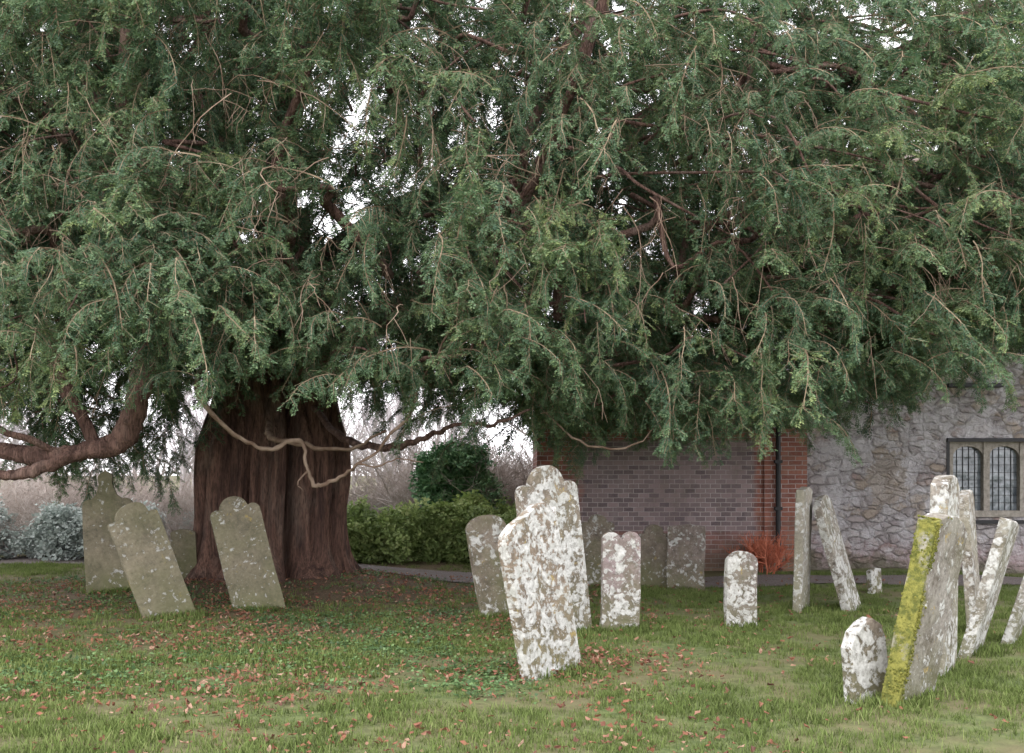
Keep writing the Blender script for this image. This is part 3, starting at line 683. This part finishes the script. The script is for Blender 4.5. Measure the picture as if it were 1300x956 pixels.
box(mb,4.05,4.20,BY-.05,BY-.002,-.2,2.6); box(mb,.40,1.0,BY-.06,BY-.002,-.2,2.3)
link('brick_walls',mb.mesh('bw',[M_brick]),bh)
link('lean_to_roof',roofmesh(.3,4.76,BY-.15,2.6,20.,4.3,50,[M_tile]),bh)
mb=MB(); tube(mb,[(4.26,BY-.09,z) for z in(.75,1.2,1.9,2.6)],.04,.04,10)
for z in(1.0,1.75,2.4): box(mb,4.2,4.32,BY-.13,BY-.0,z,z+.05)
box(mb,4.17,4.35,BY-.17,BY-.0,2.45,2.6); tube(mb,[(4.26,BY-.09,.76),(4.26,BY-.12,.3),(4.26,BY-.2,.05)],.04,.04,10)
link('downpipe',mb.mesh('downpipe',[M_iron],False),bh)

# ============================================================ SHRUBS, HEDGE, WOODS
def twiggy(seed,H,mat,depth,sides,r,nst=5,spread=.5,kids=3,grav=.0,taper=.5):
    random.seed(seed); mb=MB()
    def grow(p,d,L,r,dep):
        n=4; P=[p]; dd=d.copy()
        for i in range(n):
            dd=dd+np.array([random.gauss(0,.16),random.gauss(0,.16),random.gauss(.05,.1)-grav]); dd/=np.linalg.norm(dd); P.append(P[-1]+dd*L/n)
        tube(mb,P,r,r*.55,sides if dep>1 else 3,0,.5)
        if dep>0:
            for k in range(kids+random.randint(0,1)):
                i=random.randint(1,n); s=np.array([random.gauss(0,1),random.gauss(0,1),random.gauss(.2,.6)]); s/=np.linalg.norm(s)
                e=dd+s*spread*1.4; e/=np.linalg.norm(e); grow(P[i],e,L*random.uniform(.5,.75),r*taper,dep-1)
    for s in range(nst):
        a=random.uniform(0,6.28); d=np.array([math.cos(a)*spread,math.sin(a)*spread,1.]) if nst>1 else np.array([0,0,1.])
        d/=np.linalg.norm(d); grow(np.array([math.cos(a)*.05*nst/3,math.sin(a)*.05*nst/3,-.1]),d,H*random.uniform(.35,.5),r,depth)
    return mb.mesh('twigs',[mat])
tr=[twiggy(300+i,9,M_bare,4,5,.15,1,.5,4) for i in range(3)]
P=[];Rr=[];Sc=[];Ix=[]; random.seed(9)
for i in range(120):
    y=random.uniform(32,70); x=random.uniform(-.75*y-6,.45*y+6)
    P.append((x,y,0)); Rr.append((0,0,random.uniform(0,6.28))); Sc.append(random.uniform(.8,1.4)); Ix.append(random.randint(0,2))
scatter('bare_woodland',tr,P,Rr,Sc,Ix)
sh=[twiggy(400+i,2.4,M_shrub,3,4,.02,9,.7,4,.03) for i in range(3)]
P=[];Rr=[];Sc=[];Ix=[]
for i in range(150):
    y=random.uniform(20.5,28); x=random.uniform(-.62*y-2,.06*y)
    P.append((x,y,0)); Rr.append((0,0,random.uniform(0,6.28))); Sc.append(random.uniform(.6,1.2)); Ix.append(random.randint(0,2))
for i in range(26):
    P.append((random.uniform(-10,-4.8),random.uniform(17.9,20),0)); Rr.append((0,0,random.uniform(0,6.28))); Sc.append(random.uniform(.4,.8)); Ix.append(random.randint(0,2))
for i in range(26):
    P.append((random.uniform(-2.2,.5),random.uniform(19.6,24),0)); Rr.append((0,0,random.uniform(0,6.28))); Sc.append(random.uniform(1.,1.6)); Ix.append(random.randint(0,2))
scatter('bare_shrubs',sh,P,Rr,Sc,Ix)
rs=twiggy(500,1.0,M_redtw,3,4,.011,11,.6,4,0,.7)
link('red_twig_shrub',rs,None,(3.85,15.5,0))
def leafmass(name,mat,blobs,n,ls,seed,scale=1):
    tm=[broad(seed+i,mat,46,ls,.17,.18) for i in range(3)]; P=[];Rr=[];Sc=[];Ix=[]; random.seed(seed)
    tot=sum(b[3]*b[4]*b[5] for b in blobs)
    for b in blobs:
        for i in range(int(n*b[3]*b[4]*b[5]/tot)+30):
            v=rng.normal(0,1,3); v/=np.linalg.norm(v); v*=random.uniform(.72,1.15)
            p=(b[0]+v[0]*b[3],b[1]+v[1]*b[4],b[2]+v[2]*b[5])
            if p[2]<0: continue
            P.append(p); Rr.append((random.gauss(0,.5),random.gauss(0,.5),random.uniform(0,6.28))); Sc.append(random.uniform(.6,1.3)*scale); Ix.append(random.randint(0,2))
    return scatter(name,tm,P,Rr,Sc,Ix)
M_br=leafmat('bramble_leaves',(.14,.21,.07),(.30,.40,.13),(.52,.58,.25),trans=.25,scale=1.5)
M_ivy=leafmat('ivy_leaves',(.06,.15,.065),(.15,.29,.14),(.30,.46,.22),trans=.1,scale=1.5,rough=.35)
M_blu=leafmat('holly_leaves',(.26,.31,.28),(.44,.49,.46),(.64,.68,.66),trans=.1,scale=1.5)
random.seed(77)
hb=[(-2.9+.3*i+random.gauss(0,.15),17.6+random.gauss(0,.3),.3+random.uniform(0,.2),random.uniform(.3,.5),.4,random.uniform(.3,.62)) for i in range(11)]
leafmass('bramble_hedge',M_br,hb,1300,.065,600)
leafmass('ivy_bush',M_ivy,[(-1.2,19,1.1,.5,.5,.75),(-1.0,19.1,1.65,.45,.5,.4),(-.6,19,.9,.4,.5,.6),(-1.55,19.2,1.5,.25,.3,.4),(-1.4,19,.4,.7,.4,.4)],750,.07,620)
leafmass('holly_hedge',M_blu,[(-11+.5*i+random.gauss(0,.2),18.3+random.gauss(0,.3),.2,random.uniform(.3,.55),.5,random.uniform(.2,.8)) for i in range(11)],850,.07,640)
leafmass('ivy_undergrowth',M_ivy,[(-5.8+.7*i+random.gauss(0,.2),21.5+random.gauss(0,.5),.2,.7,.6,random.uniform(.2,.5)) for i in range(9)],600,.07,660)

# ============================================================ LIGHT, SKY, CAMERA
w=bpy.data.worlds.new('World'); S.world=w; w.use_nodes=True; nt=w.node_tree; nt.nodes.clear()
sd=Vector((-.45,-.75,.95)).normalized(); elv=math.asin(sd.z); rot=math.atan2(sd.x,sd.y)
sky=nt.nodes.new('ShaderNodeTexSky'); sky.sky_type='NISHITA'; sky.sun_disc=False; sky.sun_elevation=elv; sky.sun_rotation=rot; sky.air_density=1; sky.dust_density=4
tc=nt.nodes.new('ShaderNodeTexCoord'); nn=nt.nodes.new('ShaderNodeTexNoise'); nn.inputs['Scale'].default_value=2.5; nn.inputs['Detail'].default_value=5
mr=nt.nodes.new('ShaderNodeMapRange'); mr.inputs[1].default_value=.3; mr.inputs[2].default_value=.7; mr.inputs[3].default_value=21; mr.inputs[4].default_value=27
mx=nt.nodes.new('ShaderNodeMix'); mx.data_type='RGBA'; mx.inputs[0].default_value=.85
L=nt.links.new; L(tc.outputs['Generated'],nn.inputs['Vector']); L(nn.outputs['Fac'],mr.inputs[0])
vm=nt.nodes.new('ShaderNodeVectorMath'); vm.operation='SCALE'; vm.inputs[0].default_value=(.98,.965,1.0); L(mr.outputs[0],vm.inputs['Scale'])
L(sky.outputs[0],mx.inputs[6]); L(vm.outputs[0],mx.inputs[7])
bg=nt.nodes.new('ShaderNodeBackground'); bg.inputs[1].default_value=.15; L(mx.outputs[2],bg.inputs[0])
wo=nt.nodes.new('ShaderNodeOutputWorld'); L(bg.outputs[0],wo.inputs[0])
sl=bpy.data.lights.new('sun','SUN'); sl.energy=1.5; sl.angle=R(14); sl.color=(1,.96,.9)
so=bpy.data.objects.new('sun',sl); COL.objects.link(so); so.rotation_euler=(-sd).to_track_quat('-Z','Y').to_euler(); so.location=(0,-5,20)
cam=bpy.data.cameras.new('camera'); co=bpy.data.objects.new('camera',cam); COL.objects.link(co); S.camera=co
cam.lens=35; cam.sensor_width=36; cam.shift_y=.0938; cam.clip_end=1500; co.location=(0,0,1.6); co.rotation_euler=(R(90),0,0)
S.view_settings.view_transform='Standard'; S.view_settings.look='None'; S.view_settings.exposure=0
